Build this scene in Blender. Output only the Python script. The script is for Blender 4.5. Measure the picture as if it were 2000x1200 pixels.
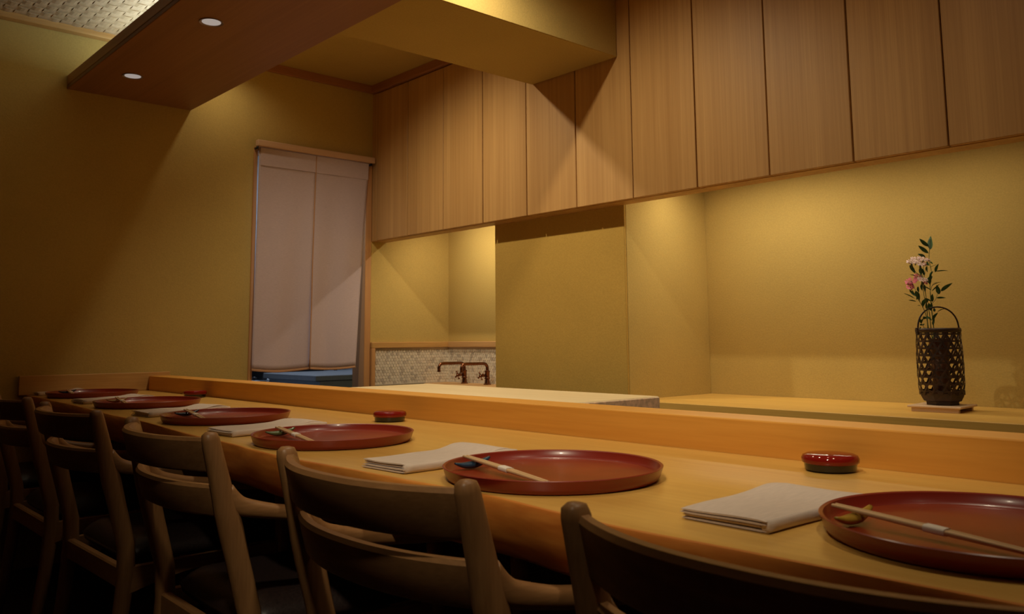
import bpy, bmesh, math, random
from mathutils import Vector, Matrix, noise
rnd = random.Random(7)
PI = math.pi
scene = bpy.context.scene
for o in list(bpy.data.objects):
    bpy.data.objects.remove(o)
COL = scene.collection

# ------------------------------------------------------------------ camera
F_PX, PP_Y = 1666.0, 467.3                       # focal length and principal point in a 2000 x 1200 frame
YAW, PITCH, ROLL = math.radians(-48.01), math.radians(6.73), math.radians(-0.464)
fwd = Vector((math.sin(YAW)*math.cos(PITCH), math.cos(YAW)*math.cos(PITCH), math.sin(PITCH)))
r0 = Vector((math.cos(YAW), -math.sin(YAW), 0)); u0 = r0.cross(fwd)
right = math.cos(ROLL)*r0 + math.sin(ROLL)*u0
up = -math.sin(ROLL)*r0 + math.cos(ROLL)*u0
cd = bpy.data.cameras.new('camera'); cam = bpy.data.objects.new('camera', cd); COL.objects.link(cam)
M = Matrix((right, up, -fwd)).transposed().to_4x4(); M.translation = (0, 0, 0.94)
cam.matrix_world = M
cd.sensor_width = 36; cd.sensor_fit = 'HORIZONTAL'; cd.lens = F_PX/2000*36
cd.shift_y = -(600-PP_Y)/2000
cd.clip_start = 0.05
cd.dof.use_dof = True; cd.dof.focus_distance = 2.2; cd.dof.aperture_fstop = 11
scene.camera = cam

# ------------------------------------------------------------------ world and exposure
w = bpy.data.worlds.new('world'); scene.world = w; w.use_nodes = True
w.node_tree.nodes['Background'].inputs[0].default_value = (1.0, 0.75, 0.45, 1)
w.node_tree.nodes['Background'].inputs[1].default_value = 0.006
vs = scene.view_settings
vs.view_transform = 'Standard'; vs.look = 'None'; vs.gamma = 1; vs.exposure = 0; vs.use_curve_mapping = False

# light levels (watts); the lamps themselves are built with their fittings further down
P_CANOPY = [0.6, 2.8, 7.5, 14.5, 11.0, 3.5]       # downlights over the guests' counter, far end first
P_KITCHEN = [3.3, 46.0, 32.0, 5.5, 3.0]          # downlights over the kitchen side, far end first
P_SINK = 3.6                                     # light bar over the sink niche
P_NICHE = [3.3, 1.3, 0.6]                        # light bars over the bright niche, from the pier to the right
P_FILL = 62.0                                   # fill lamp added behind the guests, turned towards the counter
P_COVE = 12.0
WARM = (1.0, 0.85, 0.60)
COOL = (0.78, 0.95, 1.0)

# ------------------------------------------------------------------ main measures (metres)
XL = -4.147            # wall at the far end
XR = 1.5
YB = -1.7              # wall behind the guests
YC = 2.647             # face of the wall cabinets
CAB0, CAB1 = 1.504, 2.368
CEIL = 2.416
NY1, NY2 = 3.206, 3.33  # back walls of the two niches
PX0, PX1 = -3.18, -2.342
TOP = 0.72             # counter top
LEDGE_Y = 1.43

# ------------------------------------------------------------------ helpers
def new_bm(): return bmesh.new()
def add_box(bm, c, s, rot=None, bevel=0.0, seg=1):
    r = bmesh.ops.create_cube(bm, size=1.0)
    vs_ = r['verts']
    for v in vs_: v.co = Vector((v.co.x*s[0], v.co.y*s[1], v.co.z*s[2]))
    if bevel > 0:
        es = list({e for v in vs_ for e in v.link_edges})
        b = bmesh.ops.bevel(bm, geom=es, offset=bevel, segments=seg, profile=0.5, affect='EDGES')
        vs_ = list({v for f in b['faces'] for v in f.verts} | {v for v in vs_ if v.is_valid})
        # include all verts linked to them
        allv = set(vs_)
        for v in list(allv):
            for e in v.link_edges: allv.update(e.verts)
        vs_ = list(allv)
    for v in vs_:
        co = v.co
        if rot is not None: co = rot @ co
        v.co = co + Vector(c)
    return bm
def box2(bm, a, b, bevel=0.0, seg=1):
    c = [(a[i]+b[i])/2 for i in range(3)]; s = [abs(b[i]-a[i]) for i in range(3)]
    return add_box(bm, c, s, None, bevel, seg)
def frame_at(d, upv):
    d = d.normalized(); s = d.cross(upv)
    if s.length < 1e-5: s = d.cross(Vector((1, 0, 0)))
    s.normalize(); u = s.cross(d).normalized(); return s, u
def ring_pts(n, a, b, p=2.0):
    out = []
    for i in range(n):
        t = 2*PI*(i+0.5)/n
        c, s = math.cos(t), math.sin(t)
        out.append((a*math.copysign(abs(c)**(2/p), c), b*math.copysign(abs(s)**(2/p), s)))
    return out
def add_sweep(bm, path, sizes, n=10, p=2.0, upv=(0, 0, 1), cap=True):
    """sweep a superellipse section; sizes = (half width sideways, half height) per point"""
    path = [Vector(q) for q in path]; upv = Vector(upv); rings = []
    for i, q in enumerate(path):
        d = path[min(i+1, len(path)-1)] - path[max(i-1, 0)]
        s, u = frame_at(d, upv)
        a, b = sizes[i] if isinstance(sizes, list) else sizes
        rings.append([bm.verts.new(q + s*x + u*y) for x, y in ring_pts(n, a, b, p)])
    for i in range(len(rings)-1):
        for k in range(n):
            bm.faces.new((rings[i][k], rings[i][(k+1) % n], rings[i+1][(k+1) % n], rings[i+1][k]))
    if cap:
        bm.faces.new(list(reversed(rings[0]))); bm.faces.new(rings[-1])
    return bm
def add_lathe(bm, prof, n=48, c=(0, 0, 0), sq=None):
    """revolve (radius, z) profile about z; closes ends that have radius 0"""
    c = Vector(c); rings = []
    for r, z in prof:
        if r < 1e-6: rings.append([bm.verts.new(c + Vector((0, 0, z)))])
        else: rings.append([bm.verts.new(c + Vector((r*math.cos(2*PI*k/n), r*math.sin(2*PI*k/n), z))) for k in range(n)])
    for i in range(len(rings)-1):
        a, b = rings[i], rings[i+1]
        for k in range(n):
            k2 = (k+1) % n
            if len(a) == 1 and len(b) == 1: continue
            if len(a) == 1: bm.faces.new((a[0], b[k2], b[k]))
            elif len(b) == 1: bm.faces.new((a[k], a[k2], b[0]))
            else: bm.faces.new((a[k], a[k2], b[k2], b[k]))
    return bm
def smooth_path(pts, k=6):
    """Catmull-Rom through pts"""
    P = [Vector(p) for p in pts]; out = []
    for i in range(len(P)-1):
        p0, p1, p2, p3 = P[max(i-1, 0)], P[i], P[i+1], P[min(i+2, len(P)-1)]
        for j in range(k):
            t = j/k
            out.append(0.5*((2*p1)+(p2-p0)*t+(2*p0-5*p1+4*p2-p3)*t*t+(-p0+3*p1-3*p2+p3)*t**3))
    out.append(P[-1]); return out
def mesh_of(name, bm, mat, smooth=False):
    bmesh.ops.recalc_face_normals(bm, faces=bm.faces)
    me = bpy.data.meshes.new(name); bm.to_mesh(me); bm.free()
    me.materials.append(mat)
    if smooth:
        me.polygons.foreach_set('use_smooth', [True]*len(me.polygons))
        if smooth is not True: me.set_sharp_from_angle(angle=math.radians(smooth))
    return me
def obj(name, bm, mat, parent=None, smooth=False, loc=None, rotz=0):
    me = bm if isinstance(bm, bpy.types.Mesh) else mesh_of(name, bm, mat, smooth)
    o = bpy.data.objects.new(name, me); COL.objects.link(o)
    if loc is not None: o.location = loc
    if rotz: o.rotation_euler = (0, 0, rotz)
    if parent is not None: o.parent = parent
    return o
def tag(o, label, cat, group=None):
    o['label'] = label; o['category'] = cat
    if group: o['group'] = group
    return o
def thing(name, label, cat, loc=(0, 0, 0), rotz=0, group=None):
    o = bpy.data.objects.new(name, None); COL.objects.link(o); o.empty_display_size = 0.05
    o.location = loc; o.rotation_euler = (0, 0, rotz)
    return tag(o, label, cat, group)
def struct(name, bm, mat, label, cat, smooth=False):
    o = obj(name, bm, mat, None, smooth); o['kind'] = 'structure'; return tag(o, label, cat)
def copy_tree(o, parent=None):
    c = o.copy(); COL.objects.link(c); c.parent = parent
    for ch in list(o.children): copy_tree(ch, c)
    return c

# ------------------------------------------------------------------ materials
def nodes_of(name):
    m = bpy.data.materials.new(name); m.use_nodes = True
    nt = m.node_tree; return m, nt, nt.nodes, nt.links, nt.nodes['Principled BSDF']
def ramp(N, stops):
    r = N.new('ShaderNodeValToRGB'); e = r.color_ramp.elements
    e[0].position, e[0].color = stops[0][0], (*stops[0][1], 1)
    e[1].position, e[1].color = stops[-1][0], (*stops[-1][1], 1)
    for p, c in stops[1:-1]:
        x = e.new(p); x.color = (*c, 1)
    return r
def bump(N, L, h, bsdf, strength=0.2, dist=0.002):
    b = N.new('ShaderNodeBump'); b.inputs['Strength'].default_value = strength; b.inputs['Distance'].default_value = dist
    L.new(h, b.inputs['Height']); L.new(b.outputs[0], bsdf.inputs['Normal'])
def plain(name, col, rough=0.5, metal=0.0, coat=0.0, var=0.08, scale=20, bstr=0.0, spec=0.5):
    m, nt, N, L, B = nodes_of(name)
    tc = N.new('ShaderNodeTexCoord'); nz = N.new('ShaderNodeTexNoise'); nz.inputs['Scale'].default_value = scale; nz.inputs['Detail'].default_value = 4
    L.new(tc.outputs['Object'], nz.inputs['Vector'])
    lo = tuple(max(0, c*(1-var)) for c in col); hi = tuple(min(1, c*(1+var)) for c in col)
    r = ramp(N, [(0.3, lo), (0.7, hi)]); L.new(nz.outputs['Fac'], r.inputs[0]); L.new(r.outputs[0], B.inputs['Base Color'])
    B.inputs['Roughness'].default_value = rough; B.inputs['Metallic'].default_value = metal
    B.inputs['Coat Weight'].default_value = coat; B.inputs['Coat Roughness'].default_value = 0.08
    B.inputs['Specular IOR Level'].default_value = spec
    if bstr: bump(N, L, nz.outputs['Fac'], B, bstr, 0.002)
    return m
def plaster(name, col, rough=0.92):
    m, nt, N, L, B = nodes_of(name)
    tc = N.new('ShaderNodeTexCoord')
    n1 = N.new('ShaderNodeTexNoise'); n1.inputs['Scale'].default_value = 2.2; n1.inputs['Detail'].default_value = 3
    n2 = N.new('ShaderNodeTexNoise'); n2.inputs['Scale'].default_value = 160; n2.inputs['Detail'].default_value = 5
    for n in (n1, n2): L.new(tc.outputs['Object'], n.inputs['Vector'])
    mx = N.new('ShaderNodeMath'); mx.operation = 'MULTIPLY_ADD'; mx.inputs[1].default_value = 0.5
    L.new(n2.outputs['Fac'], mx.inputs[0]); 
    m2 = N.new('ShaderNodeMath'); m2.operation = 'MULTIPLY'; m2.inputs[1].default_value = 0.5
    L.new(n1.outputs['Fac'], m2.inputs[0]); L.new(m2.outputs[0], mx.inputs[2])
    r = ramp(N, [(0.3, tuple(c*0.88 for c in col)), (0.7, tuple(min(1, c*1.10) for c in col))])
    L.new(mx.outputs[0], r.inputs[0]); L.new(r.outputs[0], B.inputs['Base Color'])
    B.inputs['Roughness'].default_value = rough; B.inputs['Specular IOR Level'].default_value = 0.15
    bump(N, L, n2.outputs['Fac'], B, 0.35, 0.0015)
    return m
def wood(name, dark, light, axis='x', fine=60, coarse=7, rough=0.45, coat=0.0, figure=0.0, spec=0.4, stretch=0.03):
    """grain runs along axis; offset per object so copies differ"""
    m, nt, N, L, B = nodes_of(name)
    tc = N.new('ShaderNodeTexCoord'); oi = N.new('ShaderNodeObjectInfo')
    add = N.new('ShaderNodeVectorMath'); add.operation = 'ADD'
    sc = N.new('ShaderNodeVectorMath'); sc.operation = 'SCALE'; sc.inputs['Scale'].default_value = 17.3
    cb = N.new('ShaderNodeCombineXYZ')
    for i in range(3): L.new(oi.outputs['Random'], cb.inputs[i])
    L.new(cb.outputs[0], sc.inputs[0]); L.new(tc.outputs['Object'], add.inputs[0]); L.new(sc.outputs[0], add.inputs[1])
    k = stretch
    s = {'x': (k, 1, 1), 'y': (1, k, 1), 'z': (1, 1, k)}[axis]
    mp = N.new('ShaderNodeMapping'); mp.inputs['Scale'].default_value = s; L.new(add.outputs[0], mp.inputs[0])
    n1 = N.new('ShaderNodeTexNoise'); n1.inputs['Scale'].default_value = coarse; n1.inputs['Detail'].default_value = 3; n1.inputs['Distortion'].default_value = figure
    n2 = N.new('ShaderNodeTexNoise'); n2.inputs['Scale'].default_value = fine; n2.inputs['Detail'].default_value = 4
    n3 = N.new('ShaderNodeTexNoise'); n3.inputs['Scale'].default_value = fine*4; n3.inputs['Detail'].default_value = 2
    for n in (n1, n2, n3): L.new(mp.outputs[0], n.inputs['Vector'])
    a = N.new('ShaderNodeMath'); a.operation = 'MULTIPLY_ADD'; a.inputs[1].default_value = 0.45
    b = N.new('ShaderNodeMath'); b.operation = 'MULTIPLY_ADD'; b.inputs[1].default_value = 0.35
    c = N.new('ShaderNodeMath'); c.operation = 'MULTIPLY'; c.inputs[1].default_value = 0.2
    L.new(n3.outputs['Fac'], c.inputs[0]); L.new(n2.outputs['Fac'], b.inputs[0]); L.new(c.outputs[0], b.inputs[2])
    L.new(n1.outputs['Fac'], a.inputs[0]); L.new(b.outputs[0], a.inputs[2])
    mid = tuple((x+y)/2 for x, y in zip(dark, light))
    r = ramp(N, [(0.36, dark), (0.5, mid), (0.62, light)]); L.new(a.outputs[0], r.inputs[0]); L.new(r.outputs[0], B.inputs['Base Color'])
    B.inputs['Roughness'].default_value = rough; B.inputs['Coat Weight'].default_value = coat; B.inputs['Coat Roughness'].default_value = 0.25
    B.inputs['Specular IOR Level'].default_value = spec
    bump(N, L, n2.outputs['Fac'], B, 0.06, 0.001)
    return m
def emit(name, col, strength):
    m, nt, N, L, B = nodes_of(name)
    B.inputs['Base Color'].default_value = (0.6, 0.6, 0.6, 1)
    B.inputs['Emission Color'].default_value = (*col, 1); B.inputs['Emission Strength'].default_value = strength
    return m
def cloth(name, col, scale=900):
    m, nt, N, L, B = nodes_of(name)
    tc = N.new('ShaderNodeTexCoord')
    mp = N.new('ShaderNodeMapping'); mp.inputs['Scale'].default_value = (1, 0.12, 1); L.new(tc.outputs['Object'], mp.inputs[0])
    n1 = N.new('ShaderNodeTexNoise'); n1.inputs['Scale'].default_value = scale*0.35; n1.inputs['Detail'].default_value = 3; L.new(mp.outputs[0], n1.inputs['Vector'])
    r = ramp(N, [(0.3, tuple(c*0.88 for c in col)), (0.7, col)]); L.new(n1.outputs['Fac'], r.inputs[0]); L.new(r.outputs[0], B.inputs['Base Color'])
    B.inputs['Roughness'].default_value = 0.95; B.inputs['Specular IOR Level'].default_value = 0.1
    B.inputs['Sheen Weight'].default_value = 0.15
    bump(N, L, n1.outputs['Fac'], B, 0.25, 0.0008)
    return m

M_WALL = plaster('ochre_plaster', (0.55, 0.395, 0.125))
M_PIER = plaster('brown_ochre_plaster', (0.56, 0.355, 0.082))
M_CEIL = plaster('ochre_ceiling_plaster', (0.55, 0.395, 0.125))
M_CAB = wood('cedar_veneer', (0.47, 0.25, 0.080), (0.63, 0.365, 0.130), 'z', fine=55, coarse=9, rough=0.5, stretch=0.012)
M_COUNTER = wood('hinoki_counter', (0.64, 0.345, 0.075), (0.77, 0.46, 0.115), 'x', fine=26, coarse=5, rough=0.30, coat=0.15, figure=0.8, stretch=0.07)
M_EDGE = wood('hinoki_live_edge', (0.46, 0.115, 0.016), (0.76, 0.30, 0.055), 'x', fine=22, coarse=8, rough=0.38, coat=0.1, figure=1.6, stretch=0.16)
M_LEDGE = wood('hinoki_ledge', (0.74, 0.325, 0.052), (0.88, 0.43, 0.08), 'x', fine=34, coarse=6, rough=0.42, figure=0.4, stretch=0.04)
M_RISER = wood('hinoki_riser', (0.52, 0.28, 0.085), (0.64, 0.38, 0.13), 'y', fine=34, coarse=6, rough=0.45, stretch=0.04)
M_BOARD = wood('pale_cutting_board', (0.78, 0.60, 0.32), (0.88, 0.71, 0.42), 'x', fine=40, coarse=4, rough=0.55, stretch=0.05)
M_ENDGRAIN = plain('board_end_grain', (0.74, 0.53, 0.36), 0.7, var=0.3, scale=45)
M_SHELF = wood('niche_shelf_wood', (0.68, 0.40, 0.092), (0.80, 0.50, 0.125), 'x', fine=45, coarse=6, rough=0.45, stretch=0.03)
M_WORKTOP = wood('brown_worktop', (0.16, 0.09, 0.04), (0.24, 0.14, 0.06), 'x', fine=30, coarse=5, rough=0.5)
M_UNSEEN = plaster('dark_umber_plaster', (0.16, 0.10, 0.045))
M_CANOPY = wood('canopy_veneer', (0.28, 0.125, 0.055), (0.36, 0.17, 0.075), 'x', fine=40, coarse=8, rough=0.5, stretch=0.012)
M_EDGEB = wood('canopy_edge_wood', (0.46, 0.22, 0.075), (0.58, 0.30, 0.11), 'x', fine=40, coarse=8, rough=0.5)
M_TRIM = wood('cedar_trim', (0.34, 0.13, 0.045), (0.42, 0.18, 0.07), 'x', fine=40, coarse=8, rough=0.5)
M_TRIMY = wood('cedar_trim_y', (0.34, 0.13, 0.045), (0.42, 0.18, 0.07), 'y', fine=40, coarse=8, rough=0.5)
M_JAMB = wood('door_frame_wood', (0.50, 0.24, 0.085), (0.60, 0.32, 0.125), 'z', fine=50, coarse=9, rough=0.5)
M_RODW = wood('pale_rod_wood', (0.62, 0.40, 0.24), (0.74, 0.50, 0.32), 'y', fine=50, coarse=9, rough=0.5)
M_TILETRIM = wood('tile_trim_wood', (0.52, 0.29, 0.11), (0.64, 0.38, 0.16), 'x', fine=50, coarse=9, rough=0.5)
M_CHAIR = wood('oak_chair', (0.24, 0.112, 0.040), (0.37, 0.185, 0.070), 'z', fine=60, coarse=10, rough=0.42, stretch=0.06)
M_CHAIRX = wood('oak_chair_rail', (0.24, 0.112, 0.040), (0.37, 0.185, 0.070), 'x', fine=60, coarse=10, rough=0.42, stretch=0.06)
M_CHAIRY = wood('oak_chair_arm', (0.24, 0.112, 0.040), (0.37, 0.185, 0.070), 'y', fine=60, coarse=10, rough=0.42, stretch=0.06)
M_LEATHER = plain('dark_leather', (0.030, 0.018, 0.016), 0.42, var=0.3, scale=180, bstr=0.2)
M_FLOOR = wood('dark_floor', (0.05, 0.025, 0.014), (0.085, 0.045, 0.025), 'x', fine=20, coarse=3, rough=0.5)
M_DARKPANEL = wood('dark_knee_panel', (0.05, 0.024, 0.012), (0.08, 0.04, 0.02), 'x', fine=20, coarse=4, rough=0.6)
M_RED = plain('red_lacquer', (0.24, 0.022, 0.011), 0.30, coat=0.15, var=0.10, scale=9)
M_REDIN = plain('red_lacquer_worn', (0.255, 0.034, 0.008), 0.36, coat=0.06, spec=0.35, var=0.22, scale=7)
M_LID = plain('glossy_red_lid', (0.22, 0.010, 0.006), 0.05, coat=0.0, var=0.05)
M_BLACK = plain('black_lacquer', (0.012, 0.009, 0.008), 0.18, coat=0.4)
M_CLOTH = cloth('white_cotton', (0.74, 0.60, 0.50))
M_NOREN = cloth('noren_linen', (0.63, 0.52, 0.56), 1500)
M_HEM = cloth('noren_hem', (0.55, 0.31, 0.17), 1500)
M_STICK = wood('chopstick_cedar', (0.55, 0.33, 0.15), (0.72, 0.47, 0.25), 'x', fine=300, coarse=60, rough=0.6)
M_PAPER = plain('paper_band', (0.80, 0.70, 0.60), 0.8, var=0.03)
M_BRONZE = plain('aged_bronze', (0.23, 0.10, 0.055), 0.24, metal=1.0, var=0.2, scale=60)
M_STEEL = plain('brushed_steel', (0.55, 0.60, 0.68), 0.35, metal=1.0, var=0.05)
M_BLUESTEEL = plain('blue_grey_steel', (0.24, 0.25, 0.28), 0.45, metal=0.3, var=0.05)
M_DARKMETAL = plain('dark_metal', (0.03, 0.03, 0.035), 0.4, metal=0.6)
M_SINK = plain('sink_dark', (0.05, 0.035, 0.03), 0.4)
M_GROUT = plain('tile_grout', (0.80, 0.73, 0.61), 0.85, var=0.05)
M_WHITE = plain('white_sill', (0.72, 0.64, 0.52), 0.5, var=0.03)
M_BASKET = plain('smoked_bamboo', (0.040, 0.018, 0.010), 0.45, var=0.5, scale=90)
M_TUBE = plain('bamboo_tube', (0.12, 0.05, 0.024), 0.4, var=0.4, scale=40)
M_TRAY = wood('pale_tray', (0.70, 0.48, 0.30), (0.80, 0.58, 0.38), 'x', fine=90, coarse=20, rough=0.55)
M_GREEN = plain('leaf_green', (0.075, 0.17, 0.07), 0.45, var=0.35, scale=60)
M_STEM = plain('stem_green', (0.085, 0.12, 0.035), 0.5, var=0.3, scale=60)
M_PINKL = plain('pale_pink_petal', (0.93, 0.73, 0.70), 0.7, var=0.1, scale=90)
M_PINKD = plain('deep_pink_petal', (0.82, 0.25, 0.33), 0.7, var=0.15, scale=90)
M_GLOW = emit('downlight_glass', (1.0, 0.95, 0.92), 0.27)
M_STRIP = emit('cove_strip_glow', COOL, 1.2)
M_CHROME = plain('downlight_rim', (0.35, 0.27, 0.22), 0.4, metal=0.3)
M_KWALL = plain('kitchen_tile_grey', (0.30, 0.34, 0.40), 0.5, var=0.1)
M_BLUEPL = plain('pale_blue_plastic', (0.45, 0.55, 0.70), 0.4, var=0.35, scale=60)

def light(name, kind, loc, power, color=WARM, **kw):
    d = bpy.data.lights.new(name, kind); d.energy = power; d.color = color
    for k, v in kw.items(): setattr(d, k, v)
    o = bpy.data.objects.new(name, d); COL.objects.link(o); o.location = loc; return o

# ================================================================== the room
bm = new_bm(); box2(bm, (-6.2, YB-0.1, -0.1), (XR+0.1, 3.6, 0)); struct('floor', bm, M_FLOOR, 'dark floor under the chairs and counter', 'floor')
# far end wall with the doorway (Y 1.945 .. 2.605)
DY0, DY1, DZ = 1.945, 2.606, 1.955
bm = new_bm()
box2(bm, (XL-0.115, YB, 0), (XL, DY0, 2.75)); box2(bm, (XL-0.115, DY1, 0), (XL, 3.6, 2.75)); box2(bm, (XL-0.115, DY0, DZ), (XL, DY1, 2.75))
struct('wall_left', bm, M_WALL, 'ochre plaster end wall with the curtained doorway', 'wall')
bm = new_bm(); box2(bm, (XL, NY1, 0), (PX0+0.3, NY1+0.12, 1.64))
struct('wall_niche', bm, M_WALL, 'ochre plaster back wall of the sink niche', 'wall')
bm = new_bm(); box2(bm, (PX1-0.2, NY2, 0), (XR, NY2+0.12, 1.64))
struct('wall_back', bm, M_WALL, 'bright ochre plaster back wall behind the flower basket', 'wall')
bm = new_bm(); box2(bm, (PX0, YC+0.112, 0), (PX1, NY2, 1.63), 0.002)
pier = struct('wall_partition', bm, M_WALL, 'plain brown-ochre plaster pier between the two lit niches', 'wall')
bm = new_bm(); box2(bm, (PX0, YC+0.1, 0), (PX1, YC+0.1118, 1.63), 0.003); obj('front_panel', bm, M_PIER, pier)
bm = new_bm(); box2(bm, (XR, YB, 0), (XR+0.1, 3.6, 2.75)); struct('wall_right', bm, M_UNSEEN, 'dark umber wall at the near end, outside the frame', 'wall')
bm = new_bm(); box2(bm, (XL-0.115, YB-0.1, 0), (XR+0.1, YB, 2.75)); struct('wall_front', bm, M_UNSEEN, 'dark umber wall behind the guests, outside the frame', 'wall')
# ceilings
bm = new_bm(); box2(bm, (XL, 1.587, CEIL), (XR, 3.6, CEIL+0.1)); struct('ceiling', bm, M_CEIL, 'plain ochre ceiling over the kitchen side', 'ceiling')
WZ = 2.372
M_WEAVEBASE = plain('weave_base', (0.40, 0.28, 0.15), 0.8)
M_WEAVE = wood('woven_cedar', (0.50, 0.36, 0.20), (0.62, 0.46, 0.28), 'x', fine=200, coarse=40, rough=0.6)
bm = new_bm(); box2(bm, (XL, YB, WZ+0.004), (XR, 1.56, WZ+0.1))
wc = struct('ceiling_woven', bm, M_WEAVEBASE, 'basket-weave ceiling above the canopy, lit by the cove', 'ceiling')
def weave_cell(bm, cx, cy, s, along_x, z):
    n = 3; hs = s*0.485; rows = []
    for i in range(n+1):
        t = -1+2*i/n; dz = -0.0036*(1-t*t)
        if along_x: rows.append([(cx+t*s*0.5, cy-hs, z+dz), (cx+t*s*0.5, cy+hs, z+dz)])
        else: rows.append([(cx-hs, cy+t*s*0.5, z+dz), (cx+hs, cy+t*s*0.5, z+dz)])
    V = [[bm.verts.new(p) for p in r] for r in rows]
    for i in range(n): bm.faces.new((V[i][0], V[i][1], V[i+1][1], V[i+1][0]))
    # shallow side walls give the strip its edge
    for i in range(n):
        for q in (0, 1):
            a, b = V[i][q], V[i+1][q]
            c = bm.verts.new((b.co.x, b.co.y, z+0.003)); d = bm.verts.new((a.co.x, a.co.y, z+0.003)); bm.faces.new((a, b, c, d))
CELL = 0.046
me_w = []
for al in (True, False):
    bm = new_bm(); weave_cell(bm, 0, 0, CELL, al, 0); me_w.append(mesh_of('weave_strip', bm, M_WEAVE))
cells = []
x0w, y1w = XL+0.05, 1.56
for i in range(int((XR-x0w)/CELL)):
    for j in range(int((y1w-YB)/CELL)):
        cells.append((x0w+(i+0.5)*CELL, y1w-(j+0.5)*CELL, (i+j) % 2 == 0))
near = [c for c in cells if c[0] < -3.35 and 0.60 < c[1] < 1.46][:300]
ns = set((c[0], c[1]) for c in near)
for cx, cy, al in near: obj('weave_strip', me_w[0 if al else 1], None, wc, loc=(cx, cy, WZ))
bm = new_bm()
for cx, cy, al in cells:
    if (cx, cy) not in ns and cx < -1.0 and cy > 0.0: weave_cell(bm, cx, cy, CELL, al, WZ)
o = obj('weave_field', bm, M_WEAVE, wc); o['kind'] = 'stuff'
bm = new_bm(); box2(bm, (XL, YB, 2.346), (XL+0.05, 1.56, WZ+0.02), 0.003); struct('trim_1', bm, M_RISER, 'pale border board along the edge of the woven ceiling', 'trim')
# dropped beam
bm = new_bm(); box2(bm, (-2.79, 1.587, 2.113), (-2.274, YC-0.001, CEIL), 0.003); struct('beam', bm, M_WALL, 'ochre plastered beam dropping from the ceiling against the cabinets', 'beam')
# crown trim
bm = new_bm(); box2(bm, (XL, 1.587, 2.371), (XL+0.022, YC-0.02, CEIL), 0.002); struct('trim_2', bm, M_TRIMY, 'dark cedar crown trim along the end wall', 'trim')
bm = new_bm(); box2(bm, (XL, YC-0.022, 2.371), (-2.79, YC+0.3, CEIL), 0.002); struct('trim_3', bm, M_TRIM, 'dark cedar crown trim over the cabinets, end wall to beam', 'trim')
bm = new_bm(); box2(bm, (-2.274, YC-0.022, 2.371), (XR, YC+0.3, CEIL), 0.002); struct('trim_4', bm, M_TRIM, 'dark cedar crown trim over the cabinets, right of the beam', 'trim')

# canopy with its downlights
can = thing('canopy', 'long dark wooden canopy with round downlights above the guests\' counter', 'canopy', (0, 0, 0)); can['kind'] = 'structure'
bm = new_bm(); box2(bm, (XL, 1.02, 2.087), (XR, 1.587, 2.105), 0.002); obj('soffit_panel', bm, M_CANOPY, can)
bm = new_bm(); box2(bm, (XL, 1.02, 2.1055), (XR, 1.05, 2.152), 0.002); obj('edge_board', bm, M_EDGEB, can)
bm = new_bm(); box2(bm, (XL, 1.56, 2.1055), (XR, 1.587, 2.47), 0.001); obj('back_panel', bm, M_CEIL, can)
strip = thing('cove_light', 'white cove light strip lying on top of the canopy', 'light', (0, 1.30, 2.106))
bm = new_bm(); box2(bm, (XL+0.1, -0.02, 0), (0.5, 0.02, 0.012), 0.002); obj('channel', bm, M_CHROME, strip)
bm = new_bm(); box2(bm, (XL+0.1, -0.014, 0.0122), (0.5, 0.014, 0.018), 0.002); obj('diffuser', bm, M_STRIP, strip)
lo = light('cove_lamp', 'AREA', (-2.2, 1.30, 2.14), P_COVE, COOL, shape='RECTANGLE', size=3.6, size_y=0.03); lo.rotation_euler = (PI, 0, 0)

def downlight(x, y, z, label, power, spread, blend, group, size=0.03, col=WARM, tilt=0.0):
    t = thing('downlight', label, 'downlight', (x, y, z), 0, group)
    bm = new_bm(); add_lathe(bm, [(0.034, 0.0), (0.042, -0.0035), (0.0415, -0.001), (0.042, 0.001), (0.034, 0.001)], 32); obj('rim', bm, M_CHROME, t, 40)
    bm = new_bm(); add_lathe(bm, [(0, -0.0012), (0.033, -0.0012), (0.033, -0.0002), (0, -0.0002)], 32); obj('lens', bm, M_GLOW, t)
    l = light('downlight_lamp', 'SPOT', (x, y, z-0.02), power, col, spot_size=math.radians(spread), spot_blend=blend, shadow_soft_size=size)
    l.rotation_euler = (math.radians(tilt), 0, 0)
    return t
names = ['round downlight in the canopy nearest the end wall', 'second round downlight from the end wall, in the canopy', 'third canopy downlight from the end wall, outside the frame',
         'fourth canopy downlight from the end wall, outside the frame', 'fifth canopy downlight from the end wall, outside the frame', 'sixth canopy downlight from the end wall, outside the frame']
for i in range(6):
    downlight(-3.754+0.833*i, 1.18, 2.0865, names[i], P_CANOPY[i], 86, 0.9, 'downlights in the canopy')
kn = ['ceiling downlight beside the end wall, hidden by the canopy', 'ceiling downlight left of the beam, hidden by the canopy', 'ceiling downlight right of the beam, outside the frame',
      'second ceiling downlight right of the beam, outside the frame', 'third ceiling downlight right of the beam, outside the frame']
for i, x in enumerate((-3.92, -3.08, -2.05, -1.05, -0.05)):
    downlight(x, 1.72, CEIL-0.0005, kn[i], P_KITCHEN[i], 150 if i == 0 else 130, 1.0, 'downlights over the kitchen side', size=0.02, tilt=0 if i == 0 else 22)
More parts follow.
